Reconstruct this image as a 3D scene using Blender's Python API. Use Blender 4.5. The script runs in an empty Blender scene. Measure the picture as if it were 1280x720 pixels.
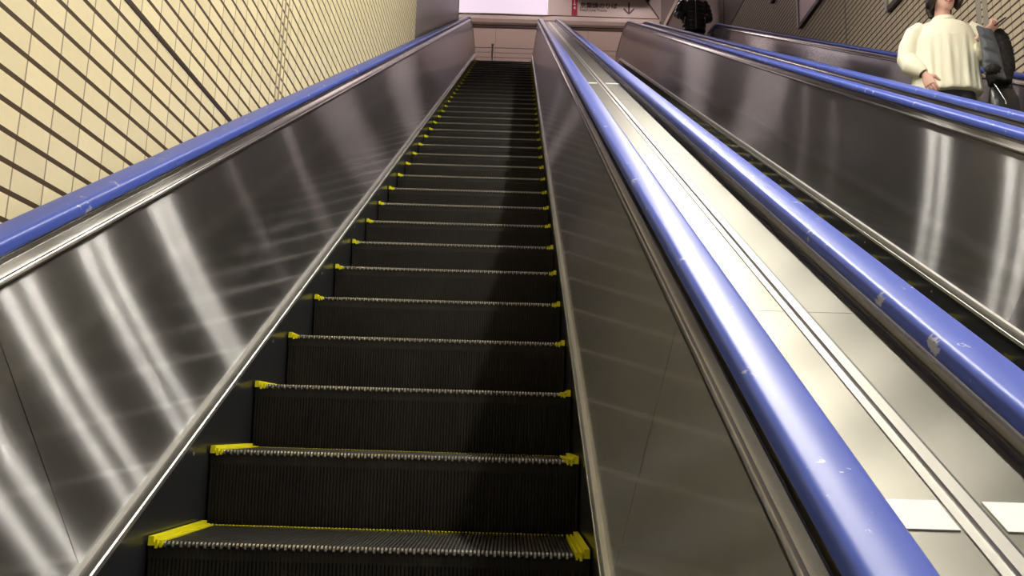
import bpy, bmesh, math, random
from mathutils import Vector, Matrix
random.seed(7)
S = bpy.context.scene
COL = S.collection
PI = math.pi
T30 = math.tan(PI/6); C30 = math.cos(PI/6); S30 = 0.5

# ------------------------------------------------------------------ camera
F_PX = 1013.14
cam_d = bpy.data.cameras.new('camera'); cam = bpy.data.objects.new('camera', cam_d); COL.objects.link(cam)
cam_d.sensor_fit = 'HORIZONTAL'; cam_d.sensor_width = 36.0; cam_d.lens = F_PX/1280*36.0
cam_d.clip_start = 0.02; cam_d.clip_end = 200
pit, yaw, rol = 0.172251641, -0.00235719993, 0.0303107935
fw = Vector((math.sin(yaw)*math.cos(pit), math.cos(yaw)*math.cos(pit), math.sin(pit)))
r0 = Vector((math.cos(yaw), -math.sin(yaw), 0)); u0 = r0.cross(fw)
rr = r0*math.cos(rol)+u0*math.sin(rol); uu = -r0*math.sin(rol)+u0*math.cos(rol)
M = Matrix((rr, uu, -fw)).transposed().to_4x4(); M.translation = Vector((0.367, 0, 0.3235))
cam.matrix_world = M
S.camera = cam

# ------------------------------------------------------------------ light levels
LAMP = 930.0          # twin lamps over the escalators
SPOT = 190.0         # small spots farther up
HALL = 14.0           # ceiling panels of the upper hall
BOX = 0.95           # backlit panel above the landing
S.view_settings.view_transform = 'Standard'; S.view_settings.look = 'None'
S.view_settings.gamma = 1.0; S.view_settings.use_curve_mapping = False
S.view_settings.exposure = 0.0
w = bpy.data.worlds.new('world'); S.world = w; w.use_nodes = True
w.node_tree.nodes['Background'].inputs[0].default_value = (1.0, 0.93, 0.84, 1)
w.node_tree.nodes['Background'].inputs[1].default_value = 0.12

# ------------------------------------------------------------------ materials
def nt(name):
    m = bpy.data.materials.new(name); m.use_nodes = True
    return m, m.node_tree.nodes, m.node_tree.links, m.node_tree.nodes['Principled BSDF']
def mat(name, col, rough=0.5, metal=0.0, coat=0.0, spec=0.5, bump=0.0, bscale=60.0, var=0.0, vscale=8.0, stretch=(1,1,1)):
    m, N, L, B = nt(name)
    B.inputs['Base Color'].default_value = (*col, 1); B.inputs['Roughness'].default_value = rough
    B.inputs['Metallic'].default_value = metal; B.inputs['Coat Weight'].default_value = coat
    B.inputs['Coat Roughness'].default_value = 0.06; B.inputs['Specular IOR Level'].default_value = spec
    tc = N.new('ShaderNodeTexCoord'); mp = N.new('ShaderNodeMapping'); L.new(tc.outputs['Object'], mp.inputs[0])
    mp.inputs['Scale'].default_value = stretch
    if var > 0:
        n = N.new('ShaderNodeTexNoise'); n.inputs['Scale'].default_value = vscale; n.inputs['Detail'].default_value = 4
        L.new(mp.outputs[0], n.inputs['Vector'])
        mx = N.new('ShaderNodeMix'); mx.data_type = 'RGBA'
        L.new(n.outputs['Fac'], mx.inputs['Factor'])
        mx.inputs['A'].default_value = (*[c*(1-var) for c in col], 1); mx.inputs['B'].default_value = (*[min(1, c*(1+var)) for c in col], 1)
        L.new(mx.outputs['Result'], B.inputs['Base Color'])
    if bump > 0:
        n = N.new('ShaderNodeTexNoise'); n.inputs['Scale'].default_value = bscale; n.inputs['Detail'].default_value = 3
        L.new(mp.outputs[0], n.inputs['Vector'])
        b = N.new('ShaderNodeBump'); b.inputs['Strength'].default_value = bump; b.inputs['Distance'].default_value = 0.004
        L.new(n.outputs['Fac'], b.inputs['Height']); L.new(b.outputs[0], B.inputs['Normal'])
    return m
def emis(name, col, s):
    m, N, L, B = nt(name)
    B.inputs['Base Color'].default_value = (0.1, 0.1, 0.1, 1); B.inputs['Emission Color'].default_value = (*col, 1)
    B.inputs['Emission Strength'].default_value = s
    return m
def brushed(name, col, r_sharp, a_long, a_cross, fac, wav=0.0, col2=None, dist='BECKMANN', broad=0.0, r_broad=0.5):
    """sheet steel brushed along the direction of travel (UV u axis): a_long / a_cross = microfacet spread along and across the brushing"""
    m, N, L, B = nt(name)
    out = N['Material Output']
    tg = N.new('ShaderNodeTangent'); tg.direction_type = 'UV_MAP'; tg.uv_map = 'UVMap'
    B.inputs['Base Color'].default_value = (*col, 1); B.inputs['Metallic'].default_value = 1
    B.inputs['Roughness'].default_value = r_sharp
    G = N.new('ShaderNodeBsdfAnisotropic'); G.distribution = dist
    k = math.sqrt(a_cross/a_long)
    G.inputs['Color'].default_value = (*(col2 or col), 1); G.inputs['Roughness'].default_value = math.sqrt(math.sqrt(a_cross*a_long))
    G.inputs['Anisotropy'].default_value = 1-1/k
    L.new(tg.outputs[0], G.inputs['Tangent'])
    if wav > 0:
        tc = N.new('ShaderNodeTexCoord')
        n2 = N.new('ShaderNodeTexNoise'); n2.inputs['Scale'].default_value = 1.6; n2.inputs['Detail'].default_value = 1
        L.new(tc.outputs['Object'], n2.inputs['Vector'])
        b = N.new('ShaderNodeBump'); b.inputs['Strength'].default_value = wav; b.inputs['Distance'].default_value = 0.01
        L.new(n2.outputs['Fac'], b.inputs['Height']); L.new(b.outputs[0], B.inputs['Normal'])
    mx = N.new('ShaderNodeMixShader'); mx.inputs[0].default_value = fac
    L.new(B.outputs[0], mx.inputs[1]); L.new(G.outputs[0], mx.inputs[2]); last = mx
    if broad > 0:
        B3 = N.new('ShaderNodeBsdfPrincipled'); B3.inputs['Base Color'].default_value = (*col, 1); B3.inputs['Metallic'].default_value = 1
        B3.inputs['Roughness'].default_value = r_broad
        m3 = N.new('ShaderNodeMixShader'); m3.inputs[0].default_value = broad
        L.new(mx.outputs[0], m3.inputs[1]); L.new(B3.outputs[0], m3.inputs[2]); last = m3
    L.new(last.outputs[0], out.inputs[0])
    return m
def tile_mat(name, base, joint, vj, py, pz, shear=0.0, wz=0.014, wy=0.0055, oy=0.0, oz=0.0):
    """stack-bonded long tiles: deep dark bed joints, thin upright joints"""
    m, N, L, B = nt(name)
    tc = N.new('ShaderNodeTexCoord'); sx = N.new('ShaderNodeSeparateXYZ'); L.new(tc.outputs['Object'], sx.inputs[0])
    def mth(op, a, b=None, c=None):
        n = N.new('ShaderNodeMath'); n.operation = op
        for i, v in enumerate((a, b, c)):
            if v is None: continue
            if isinstance(v, (int, float)): n.inputs[i].default_value = v
            else: L.new(v, n.inputs[i])
        return n.outputs[0]
    zz = mth('ADD', mth('ADD', sx.outputs[2], mth('MULTIPLY', sx.outputs[1], shear)), -oz); yy = mth('ADD', sx.outputs[1], -oy)
    fy = mth('FLOORED_MODULO', yy, py); fz = mth('FLOORED_MODULO', zz, pz)
    iy = mth('FLOOR', mth('DIVIDE', yy, py)); iz = mth('FLOOR', mth('DIVIDE', zz, pz))
    jz = mth('LESS_THAN', fz, wz); jy = mth('LESS_THAN', fy, wy)
    cmb = N.new('ShaderNodeCombineXYZ'); L.new(iy, cmb.inputs[0]); L.new(iz, cmb.inputs[1])
    wn = N.new('ShaderNodeTexWhiteNoise'); L.new(cmb.outputs[0], wn.inputs['Vector'])
    ns = N.new('ShaderNodeTexNoise'); ns.inputs['Scale'].default_value = 60; L.new(tc.outputs['Object'], ns.inputs['Vector'])
    def mix(f, a, b):
        n = N.new('ShaderNodeMix'); n.data_type = 'RGBA'; L.new(f, n.inputs['Factor'])
        for k, v in (('A', a), ('B', b)):
            if isinstance(v, tuple): n.inputs[k].default_value = (*v, 1)
            else: L.new(v, n.inputs[k])
        return n.outputs['Result']
    c = mix(wn.outputs['Value'], tuple(x*0.93 for x in base), tuple(min(1, x*1.05) for x in base))
    c = mix(mth('MULTIPLY', ns.outputs['Fac'], 0.35), c, tuple(x*0.8 for x in base))
    c = mix(jy, c, vj); c = mix(jz, c, joint)
    L.new(c, B.inputs['Base Color'])
    h = mth('SUBTRACT', 1.0, mth('MAXIMUM', jz, mth('MULTIPLY', jy, 0.4)))
    b = N.new('ShaderNodeBump'); b.inputs['Strength'].default_value = 0.7; b.inputs['Distance'].default_value = 0.006
    L.new(h, b.inputs['Height']); L.new(b.outputs[0], B.inputs['Normal'])
    B.inputs['Roughness'].default_value = 0.55; B.inputs['Specular IOR Level'].default_value = 0.3
    return m
def rail_mat():
    m, N, L, B = nt('handrail_blue')
    tc = N.new('ShaderNodeTexCoord')
    v = N.new('ShaderNodeTexNoise'); v.inputs['Scale'].default_value = 16; v.inputs['Detail'].default_value = 6; v.inputs['Roughness'].default_value = 0.65
    L.new(tc.outputs['Object'], v.inputs['Vector'])
    cr = N.new('ShaderNodeValToRGB'); cr.color_ramp.elements[0].position = 0.645; cr.color_ramp.elements[1].position = 0.66
    cr.color_ramp.elements[0].color = (0.068, 0.112, 0.50, 1); cr.color_ramp.elements[1].color = (0.45, 0.47, 0.60, 1)
    L.new(v.outputs['Fac'], cr.inputs[0]); L.new(cr.outputs[0], B.inputs['Base Color'])
    B.inputs['Roughness'].default_value = 0.36; B.inputs['Specular IOR Level'].default_value = 0.34
    B.inputs['Coat Weight'].default_value = 0.0; B.inputs['Coat Roughness'].default_value = 0.15
    return m

M_panel = brushed('brushed_steel_panel', (0.46, 0.458, 0.46), 0.12, 0.004, 0.50, 0.66, wav=0.0, col2=(0.47, 0.47, 0.47), dist='GGX', broad=0.16, r_broad=0.45)
M_alu = mat('satin_aluminium', (0.80, 0.79, 0.76), 0.42, 1.0)
M_deck = brushed('brushed_steel_deck', (0.225, 0.218, 0.19), 0.38, 0.020, 0.25, 0.30, col2=(0.09, 0.087, 0.075))
M_trim = brushed('polished_trim', (0.52, 0.50, 0.47), 0.20, 0.02, 0.30, 0.4, col2=(0.16, 0.155, 0.15))
M_strip = mat('strip_metal', (0.46, 0.45, 0.42), 0.33, 1.0)
M_skirt = mat('skirt_paint', (0.020, 0.021, 0.025), 0.28, 0, 0.25)
M_rail = rail_mat()
M_black = mat('step_black', (0.020, 0.018, 0.016), 0.5, 0.0, 0, 0.2, var=0.5, vscale=5)
M_cleat = mat('step_cleat_worn', (0.42, 0.41, 0.39), 0.32, 1.0, var=0.35, vscale=14)
M_tip = mat('step_tip_bare', (0.72, 0.70, 0.67), 0.30, 1.0)
M_yel = mat('step_yellow', (0.86, 0.80, 0.01), 0.45)
M_reflection = mat('white_lamp_reflection', (0.95, 0.95, 0.94), 0.3)
M_gap = mat('joint_black', (0.01, 0.01, 0.01), 0.6)
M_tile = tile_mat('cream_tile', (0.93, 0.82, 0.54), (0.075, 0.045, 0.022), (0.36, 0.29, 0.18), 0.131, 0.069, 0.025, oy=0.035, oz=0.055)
M_tileR_dim = tile_mat('cream_tile_right_dim', (0.58, 0.49, 0.36), (0.04, 0.025, 0.018), (0.16, 0.12, 0.09), 0.125, 0.072, 0.02, wz=0.019, wy=0.006)  # same cream tile, its colour darkened for the weaker light on this wall
M_plain = mat('greige_wall_panel', (0.23, 0.20, 0.17), 0.35, var=0.05, vscale=2)
M_grey = mat('grey_wall_panel', (0.30, 0.25, 0.23), 0.35)
M_beige = mat('glossy_beige_panel', (0.66, 0.53, 0.45), 0.14, 0, 0.3)
M_ceil = mat('ceiling_paint', (0.48, 0.47, 0.46), 0.7)
M_floor = mat('hall_floor_stone', (0.45, 0.40, 0.36), 0.3, var=0.15, vscale=12)
M_lamp = emis('lamp_light', (1.0, 0.945, 0.83), LAMP)
M_spot = emis('spot_light', (1.0, 0.82, 0.78), SPOT)
M_hall = emis('hall_panel_light', (1.0, 0.80, 0.80), HALL)
M_box = emis('backlit_panel', (0.90, 0.72, 0.86), BOX)
M_house = mat('lamp_housing', (0.6, 0.6, 0.58), 0.4)
M_sign = mat('sign_board', (0.68, 0.58, 0.52), 0.4)
M_dark = mat('sign_print', (0.07, 0.04, 0.035), 0.5)
M_red = mat('sign_red', (0.45, 0.015, 0.05), 0.4)
M_white = mat('sign_white', (0.85, 0.75, 0.76), 0.4)
M_brown = mat('brown_soffit', (0.10, 0.055, 0.04), 0.5)
M_frameg = mat('grey_metal_frame', (0.42, 0.40, 0.40), 0.35, 0.7)
M_frameb = mat('dark_frame', (0.03, 0.02, 0.02), 0.4)

# ------------------------------------------------------------------ mesh helpers
class MB:
    def __init__(s): s.v = []; s.f = []; s.mi = []; s.uv = []
    def add(s, vs, fs, mi=0, uvs=None):
        o = len(s.v); s.v += [tuple(v) for v in vs]
        for k, f in enumerate(fs):
            s.f.append([i+o for i in f]); s.mi.append(mi)
            s.uv.append(uvs[k] if uvs else [(0, 0)]*len(f))
    def box(s, x0, x1, y0, y1, z0, z1, mi=0):
        vs = [(x, y, z) for x in (x0, x1) for y in (y0, y1) for z in (z0, z1)]
        fs = [(0,1,3,2),(4,6,7,5),(0,4,5,1),(2,3,7,6),(0,2,6,4),(1,5,7,3)]
        s.add(vs, fs, mi)
    def prism(s, poly, ax, a0, a1, mi=0):
        """poly of 2D points in the plane perpendicular to axis ax"""
        def P(p, a):
            return {'x': (a, p[0], p[1]), 'y': (p[0], a, p[1]), 'z': (p[0], p[1], a)}[ax]
        n = len(poly); vs = [P(p, a0) for p in poly]+[P(p, a1) for p in poly]
        fs = [list(range(n))[::-1], list(range(n, 2*n))]+[(i, (i+1) % n, n+(i+1) % n, n+i) for i in range(n)]
        s.add(vs, fs, mi)
    def tube(s, pts, rad, seg=10, mi=0, flat=1.0, cap=True, up=None):
        pts = [Vector(p) for p in pts]; n = len(pts)
        if not isinstance(rad, (list, tuple)): rad = [rad]*n
        rings = []; prev = None
        for i, p in enumerate(pts):
            t = (pts[min(i+1, n-1)]-pts[max(i-1, 0)]).normalized()
            if prev is None:
                a = Vector(up) if up else (Vector((0, 1, 0)) if abs(t.y) < 0.9 else Vector((1, 0, 0)))
                e1 = (a-t*a.dot(t)).normalized()
            else: e1 = (prev-t*prev.dot(t)).normalized()
            prev = e1; e2 = t.cross(e1)
            r = rad[i]; rx, ry = r if isinstance(r, (list, tuple)) else (r, r*flat)
            rings.append([p+e1*math.cos(2*PI*k/seg)*ry+e2*math.sin(2*PI*k/seg)*rx for k in range(seg)])
        vs = [v for r in rings for v in r]; fs = []
        for i in range(n-1):
            for k in range(seg):
                a, b = i*seg+k, i*seg+(k+1) % seg
                fs.append((a, b, b+seg, a+seg))
        if cap:
            fs.append(list(range(seg))[::-1]); fs.append(list(range((n-1)*seg, n*seg)))
        s.add(vs, fs, mi)
    def ball(s, c, r, seg=14, rng=9, mi=0):
        r = r if isinstance(r, (list, tuple)) else (r, r, r)
        vs = [(c[0], c[1], c[2]-r[2])]; fs = []
        for j in range(1, rng):
            a = -PI/2+PI*j/rng
            vs += [(c[0]+r[0]*math.cos(a)*math.cos(2*PI*k/seg), c[1]+r[1]*math.cos(a)*math.sin(2*PI*k/seg), c[2]+r[2]*math.sin(a)) for k in range(seg)]
        vs.append((c[0], c[1], c[2]+r[2])); e = len(vs)-1
        for k in range(seg):
            fs.append((0, 1+(k+1) % seg, 1+k)); fs.append((e, e-seg+k, e-seg+(k+1) % seg))
            for j in range(rng-2):
                a, b = 1+j*seg+k, 1+j*seg+(k+1) % seg
                fs.append((a, b, b+seg, a+seg))
        s.add(vs, fs, mi)
    def mesh(s, name, mats, smooth=False, recalc=True):
        me = bpy.data.meshes.new(name); me.from_pydata(s.v, [], s.f)
        for m in (mats if isinstance(mats, (list, tuple)) else [mats]): me.materials.append(m)
        me.polygons.foreach_set('material_index', s.mi)
        ul = me.uv_layers.new(name='UVMap'); flat = []
        for u in s.uv:
            for q in u: flat += [q[0], q[1]]
        ul.data.foreach_set('uv', flat)
        if recalc:
            bm = bmesh.new(); bm.from_mesh(me); bmesh.ops.recalc_face_normals(bm, faces=bm.faces); bm.to_mesh(me); bm.free()
        if smooth:
            me.polygons.foreach_set('use_smooth', [True]*len(me.polygons))
            try: me.set_sharp_from_angle(angle=math.radians(40))
            except Exception: pass
        me.update()
        return me
def link(name, me, parent=None, loc=(0, 0, 0)):
    o = bpy.data.objects.new(name, me); COL.objects.link(o); o.location = loc
    if parent: o.parent = parent
    return o
def empty(name, loc, rz=0.0):
    o = bpy.data.objects.new(name, None); COL.objects.link(o); o.location = loc; o.rotation_euler = (0, 0, rz)
    o.empty_display_size = 0.2
    return o
def tag(o, label=None, cat=None, group=None, kind=None):
    if label: o['label'] = label
    if cat: o['category'] = cat
    if group: o['group'] = group
    if kind: o['kind'] = kind
    return o
def struct(name, mb, m, loc=(0, 0, 0), label=None):
    o = link(name, mb.mesh(name, m), None, loc); o['kind'] = 'structure'
    if label: o['label'] = label
    return o
def copy_tree(o, parent=None):
    c = o.copy(); COL.objects.link(c); c.parent = parent
    for ch in [x for x in KIDS.get(o, [])]: copy_tree(ch, c)
    return c

# ------------------------------------------------------------------ run of the escalators (side view), s measured along the nose line
Y0, YK, ZK = 2.25884, 2.25884+35*0.4, 35*0.4*T30      # first nose in view, knee and level of the landing
YB = -3.2
RB = 1.2; TL = RB*math.tan(PI/12)
YEND = 17.32
def path(s):
    """point, tangent, normal (y,z) of the nose line at arc length s (s=0 at the first nose)"""
    s1 = (YK-Y0)/C30-TL; arc = RB*PI/6
    if s <= s1: return (Y0+s*C30, s*S30), (C30, S30), (-S30, C30)
    if s <= s1+arc:
        a = PI/6-(s-s1)/RB
        cy, cz = Y0+s1*C30+S30*RB, s1*S30-C30*RB
        return (cy-math.sin(a)*RB, cz+math.cos(a)*RB), (math.cos(a), math.sin(a)), (-math.sin(a), math.cos(a))
    d = s-s1-arc
    return (YK+TL+d, ZK), (1, 0), (0, 1)
S_ARC0 = (YK-Y0)/C30-TL; S_ARC1 = S_ARC0+RB*PI/6
S_END = S_ARC1+(YEND-YK-TL); S_BEG = (YB-Y0)/C30
def pt(x, s, w_):
    p, t, n = path(s); return (x, p[0]+n[0]*w_, p[1]+n[1]*w_)
def ss(a, b, step=1.2):
    L_ = [a]; k = a
    while k < b-1e-6:
        nx = min(b, k+(step if k < S_ARC0-0.01 else 0.09))
        if k < S_ARC0 < nx: nx = S_ARC0
        if k >= S_ARC1-0.01: nx = min(b, k+step)
        L_.append(nx); k = nx
    return L_
def sweep(prof, a, b, mb=None, closed=True, mi=0, step=1.2, caps=True):
    mb = mb or MB(); st = ss(a, b, step); n = len(prof)
    vs = [pt(x, s, w_) for s in st for (x, w_) in prof]
    vl = [0]
    for i in range(n): vl.append(vl[-1]+math.dist(prof[i], prof[(i+1) % n]))
    fs, uv = [], []
    m = n if closed else n-1
    for i in range(len(st)-1):
        for k in range(m):
            k2 = (k+1) % n
            fs.append((i*n+k, i*n+k2, (i+1)*n+k2, (i+1)*n+k))
            uv.append([(st[i], vl[k]), (st[i], vl[k+1]), (st[i+1], vl[k+1]), (st[i+1], vl[k])])
    if closed and caps:
        fs.append(list(range(n))[::-1]); uv.append([(0, 0)]*n)
        fs.append([(len(st)-1)*n+k for k in range(n)]); uv.append([(0, 0)]*n)
    mb.add(vs, fs, mi, uv)
    return mb
def mir(prof, sx): return [(sx*x, w_) for x, w_ in prof]

# ------------------------------------------------------------------ the setting
XC = (0.0, 1.862, 3.715)
XL, XR = -0.845, 4.605
def incl_quad(x0, x1, y0, y1, zlo, zhi_off):  # wall slab, bottom far below
    pass
# left wall: tiled lower run, plain panels above, hall beyond
mb = MB(); z = lambda y: (y-Y0)*T30
mb.prism([(YB, z(YB)-1.2), (8.6, z(8.6)-1.2), (8.6, 12.4), (YB, 12.4)], 'x', XL-0.2, XL)
struct('wall_left', mb, M_tile, label='cream tiled wall with dark bed joints beside the left escalator')
mb = MB(); mb.prism([(8.6, z(8.6)-1.2), (14.35, 6.0), (14.35, 12.4), (8.6, 12.4)], 'x', XL-0.2, XL-0.004)
struct('wall_left_upper', mb, M_plain)
mb = MB(); mb.box(XL-0.012, XL-0.002+0.006, 14.33, 14.37, 6, 12.4)
struct('trim_1', mb, M_grey)
# expansion strip in the tiles
mb = MB()
for y_ in (3.79, 3.845, 3.90): mb.box(XL-0.004, XL+0.004, y_-0.004, y_+0.004, z(3.8)+0.4, 6.2)
struct('trim_2', mb, mat('strip_grey', (0.52, 0.44, 0.32), 0.5))
mb = MB(); mb.prism([(1.0, 1.607), (8.6, 1.417), (8.6, 1.429), (1.0, 1.619)], 'x', XL-0.002, XL+0.003)
struct('trim_3', mb, M_frameb)
# right wall: tiles below the landing zone
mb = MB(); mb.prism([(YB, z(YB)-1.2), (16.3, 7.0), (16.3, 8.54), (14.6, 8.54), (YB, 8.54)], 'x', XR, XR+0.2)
struct('wall_right', mb, M_tileR_dim)
mb = MB(); mb.prism([(YB, 8.54), (16.3, 8.54), (16.3, 7.0), (20, 7.0), (20, 12.4), (YB, 12.4)], 'x', XR-0.003, XR+0.2)
struct('wall_right_upper', mb, M_plain)
mb = MB(); mb.box(XR-0.006, XR+0.003, YB, 15.4, 8.53, 8.56); mb.box(XR-0.008, XR-0.001, 15.74, 15.80, 8.2, 12.4)
struct('trim_4', mb, M_frameb)
mb = MB()
for y_ in (6.86, 6.96): mb.box(XR-0.005, XR+0.003, y_-0.035, y_+0.035, 2.5, 8.5)
struct('trim_5', mb, mat('strip_grey_r', (0.34, 0.31, 0.26), 0.5))
mb = MB(); mb.box(XR-0.003, XR+0.002, 9.83, 9.845, 5.0, 8.5)
struct('trim_6', mb, M_frameb)
# back wall of the hall
YW = 20.0
mb = MB(); mb.box(-6, 4.06, YW, YW+0.2, ZK-0.1, 10.82)
o = struct('wall_back', mb, M_beige)
mb = MB()
for k in range(9): mb.box(-5.2+k*1.22, -5.2+k*1.22+0.010, YW-0.002, YW+0.01, ZK, 10.80)
struct('trim_7', mb, mat('joint_brown', (0.30, 0.20, 0.16), 0.5))
mb = MB(); mb.prism([(YW-0.02, 10.86), (YW-0.10, 10.90), (YW-0.14, 10.98), (YW-0.14, 11.10), (YW+0.2, 11.10), (YW+0.2, 10.86)], 'x', -6, 4.0)
struct('trim_8', mb, mat('fascia_cream', (0.78, 0.66, 0.58), 0.3))
mb = MB(); mb.box(-6, 4.0, YW-0.03, YW+0.05, 10.80, 10.86); struct('trim_9', mb, M_brown)
mb = MB(); mb.box(-6, 4.06, YW-0.02, YW+0.2, 11.10, 12.4); struct('wall_back_upper', mb, M_sign)
# slanted light edge and the grey wall to its right
mb = MB(); mb.prism([(4.03, 10.80), (4.09, 10.80), (4.56, 11.78), (4.60, 12.4), (4.50, 12.4), (4.47, 11.78)], 'y', YW-0.12, YW)
mb.box(4.03, 4.09, YW-0.12, YW, ZK, 10.80)
struct('trim_10', mb, mat('light_edge', (0.80, 0.68, 0.58), 0.4))
mb = MB(); mb.box(4.06, 6.5, YW-0.05, YW+0.2, ZK-0.1, 12.4); struct('wall_back_right', mb, M_grey)
mb = MB(); mb.box(-6, -1.0, 14.35, 14.55, 6, 12.4); struct('wall_hall_left', mb, M_plain)
# hall floor and ceilings
mb = MB(); mb.box(-6, 6.5, YEND+0.10, YW+0.2, ZK-0.15, ZK-0.012)
struct('floor', mb, M_floor)
mb = MB()
wc = 3.38; pz = lambda y, w_: (y-Y0)*T30+w_/C30
mb.prism([(YB-1.6, pz(YB-1.6, wc)), (15.3, pz(15.3, wc)), (15.3, 12.4), (YB-1.6, pz(YB-1.6, wc)+0.4)], 'x', XL-0.2, XR+0.2)
struct('ceiling', mb, M_ceil)
mb = MB(); mb.box(-6, 6.5, 13.6, YW+0.2, 12.38, 12.6); struct('ceiling_hall', mb, M_ceil)

# hall ceiling light panels
proto = None
for i, (x_, y_) in enumerate([(-1.6, 18.4), (0.9, 18.4), (3.4, 18.4)]):
    if proto is None:
        r = empty('ceiling_light_panel', (x_, y_, 12.38))
        mb = MB(); mb.box(-0.62, 0.62, -0.32, 0.32, -0.05, 0); f_ = link('frame', mb.mesh('frame', M_house), r)
        mb = MB(); mb.box(-0.58, 0.58, -0.28, 0.28, -0.06, -0.05); d_ = link('diffuser', mb.mesh('diffuser', M_hall), r)
        proto = (r, f_, d_)
    else:
        r = proto[0].copy(); COL.objects.link(r); r.location = (x_, y_, 12.38)
        for c_ in proto[1:]:
            k_ = c_.copy(); COL.objects.link(k_); k_.parent = r
    tag(r, ['hall ceiling light panel, leftmost beside the back wall', 'hall ceiling light panel above the middle of the back wall', 'hall ceiling light panel beside the grey right wall at the back'][i], 'ceiling light', 'hall ceiling light panels')

# twin lamps along the sloping ceiling
LU = [-0.5, 0.9, 2.2, 3.4, 4.55, 5.8, 7.4]
names = ['lowest', 'second from the bottom', 'third from the bottom', 'fourth from the bottom', 'fifth from the bottom', 'sixth from the bottom', 'topmost']
proto = None
for i, u_ in enumerate(LU):
    p_, t_, n_ = path(u_); loc = (1.87, p_[0]+n_[0]*(wc-0.001), p_[1]+n_[1]*(wc-0.001))
    if proto is None:
        r = empty('twin_lamp', loc); r.rotation_euler = (PI/6, 0, 0)
        mb = MB(); mb.box(-0.32, 0.32, -0.26, 0.26, -0.035, 0); f_ = link('housing', mb.mesh('housing', M_house), r)
        ds = []
        for sy in (-1, 1):
            mb = MB(); mb.ball((0, sy*0.155, -0.07), (0.050, 0.036, 0.042)); ds.append(link('bulb', mb.mesh('bulb', M_lamp, True), r))
        mb = MB(); mb.box(-0.32, 0.32, 0.235, 0.26, -0.165, -0.035); ds.append(link('added_baffle', mb.mesh('added_baffle', M_house), r))  # both plates are added to keep lamp light off the far steps
        mb = MB(); mb.box(-0.32, 0.32, -0.065, -0.055, -0.12, -0.035); ds.append(link('added_baffle', mb.mesh('added_baffle', M_house), r))
        proto = (r, f_, *ds)
    else:
        r = proto[0].copy(); COL.objects.link(r); r.location = loc
        for c_ in proto[1:]:
            k_ = c_.copy(); COL.objects.link(k_); k_.parent = r
    tag(r, 'twin-bulb lamp on the sloping ceiling over the middle escalator, %s' % names[i], 'ceiling lamp', 'twin lamps on the sloping ceiling')

# small spot lamps farther up
proto = None
SP = [(2.3, 10.6), (1.6, 12.3), (2.1, 13.4), (1.5, 15.2), (2.4, 16.2)]
for i, (x_, u_) in enumerate(SP):
    p_, t_, n_ = path(u_) if u_ < 15 else path(14.9)
    loc = (x_, p_[0]+n_[0]*(wc-0.001)+max(0, u_-14.9)*C30, p_[1]+n_[1]*(wc-0.001)+max(0, u_-14.9)*S30)
    if loc[1] > 13.5: loc = (x_, loc[1]+0.6, 12.379)
    if proto is None:
        r = empty('spot_lamp', loc)
        mb = MB(); mb.tube([(0, 0, 0), (0, 0, -0.05)], 0.06, 16); f_ = link('rim', mb.mesh('rim', M_house, True), r)
        mb = MB(); mb.ball((0, 0, -0.056), (0.034, 0.034, 0.030)); d_ = link('bulb', mb.mesh('bulb', M_spot, True), r)
        proto = (r, f_, d_)
    else:
        r = proto[0].copy(); COL.objects.link(r); r.location = loc
        for c_ in proto[1:]:
            k_ = c_.copy(); COL.objects.link(k_); k_.parent = r
    tag(r, 'small round spot lamp high over the middle escalator, %s' % ['lowest of its row', 'second lowest of its row', 'middle one of its row', 'second highest of its row', 'highest of its row'][i], 'ceiling lamp', 'small spot lamps up the slope')

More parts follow.
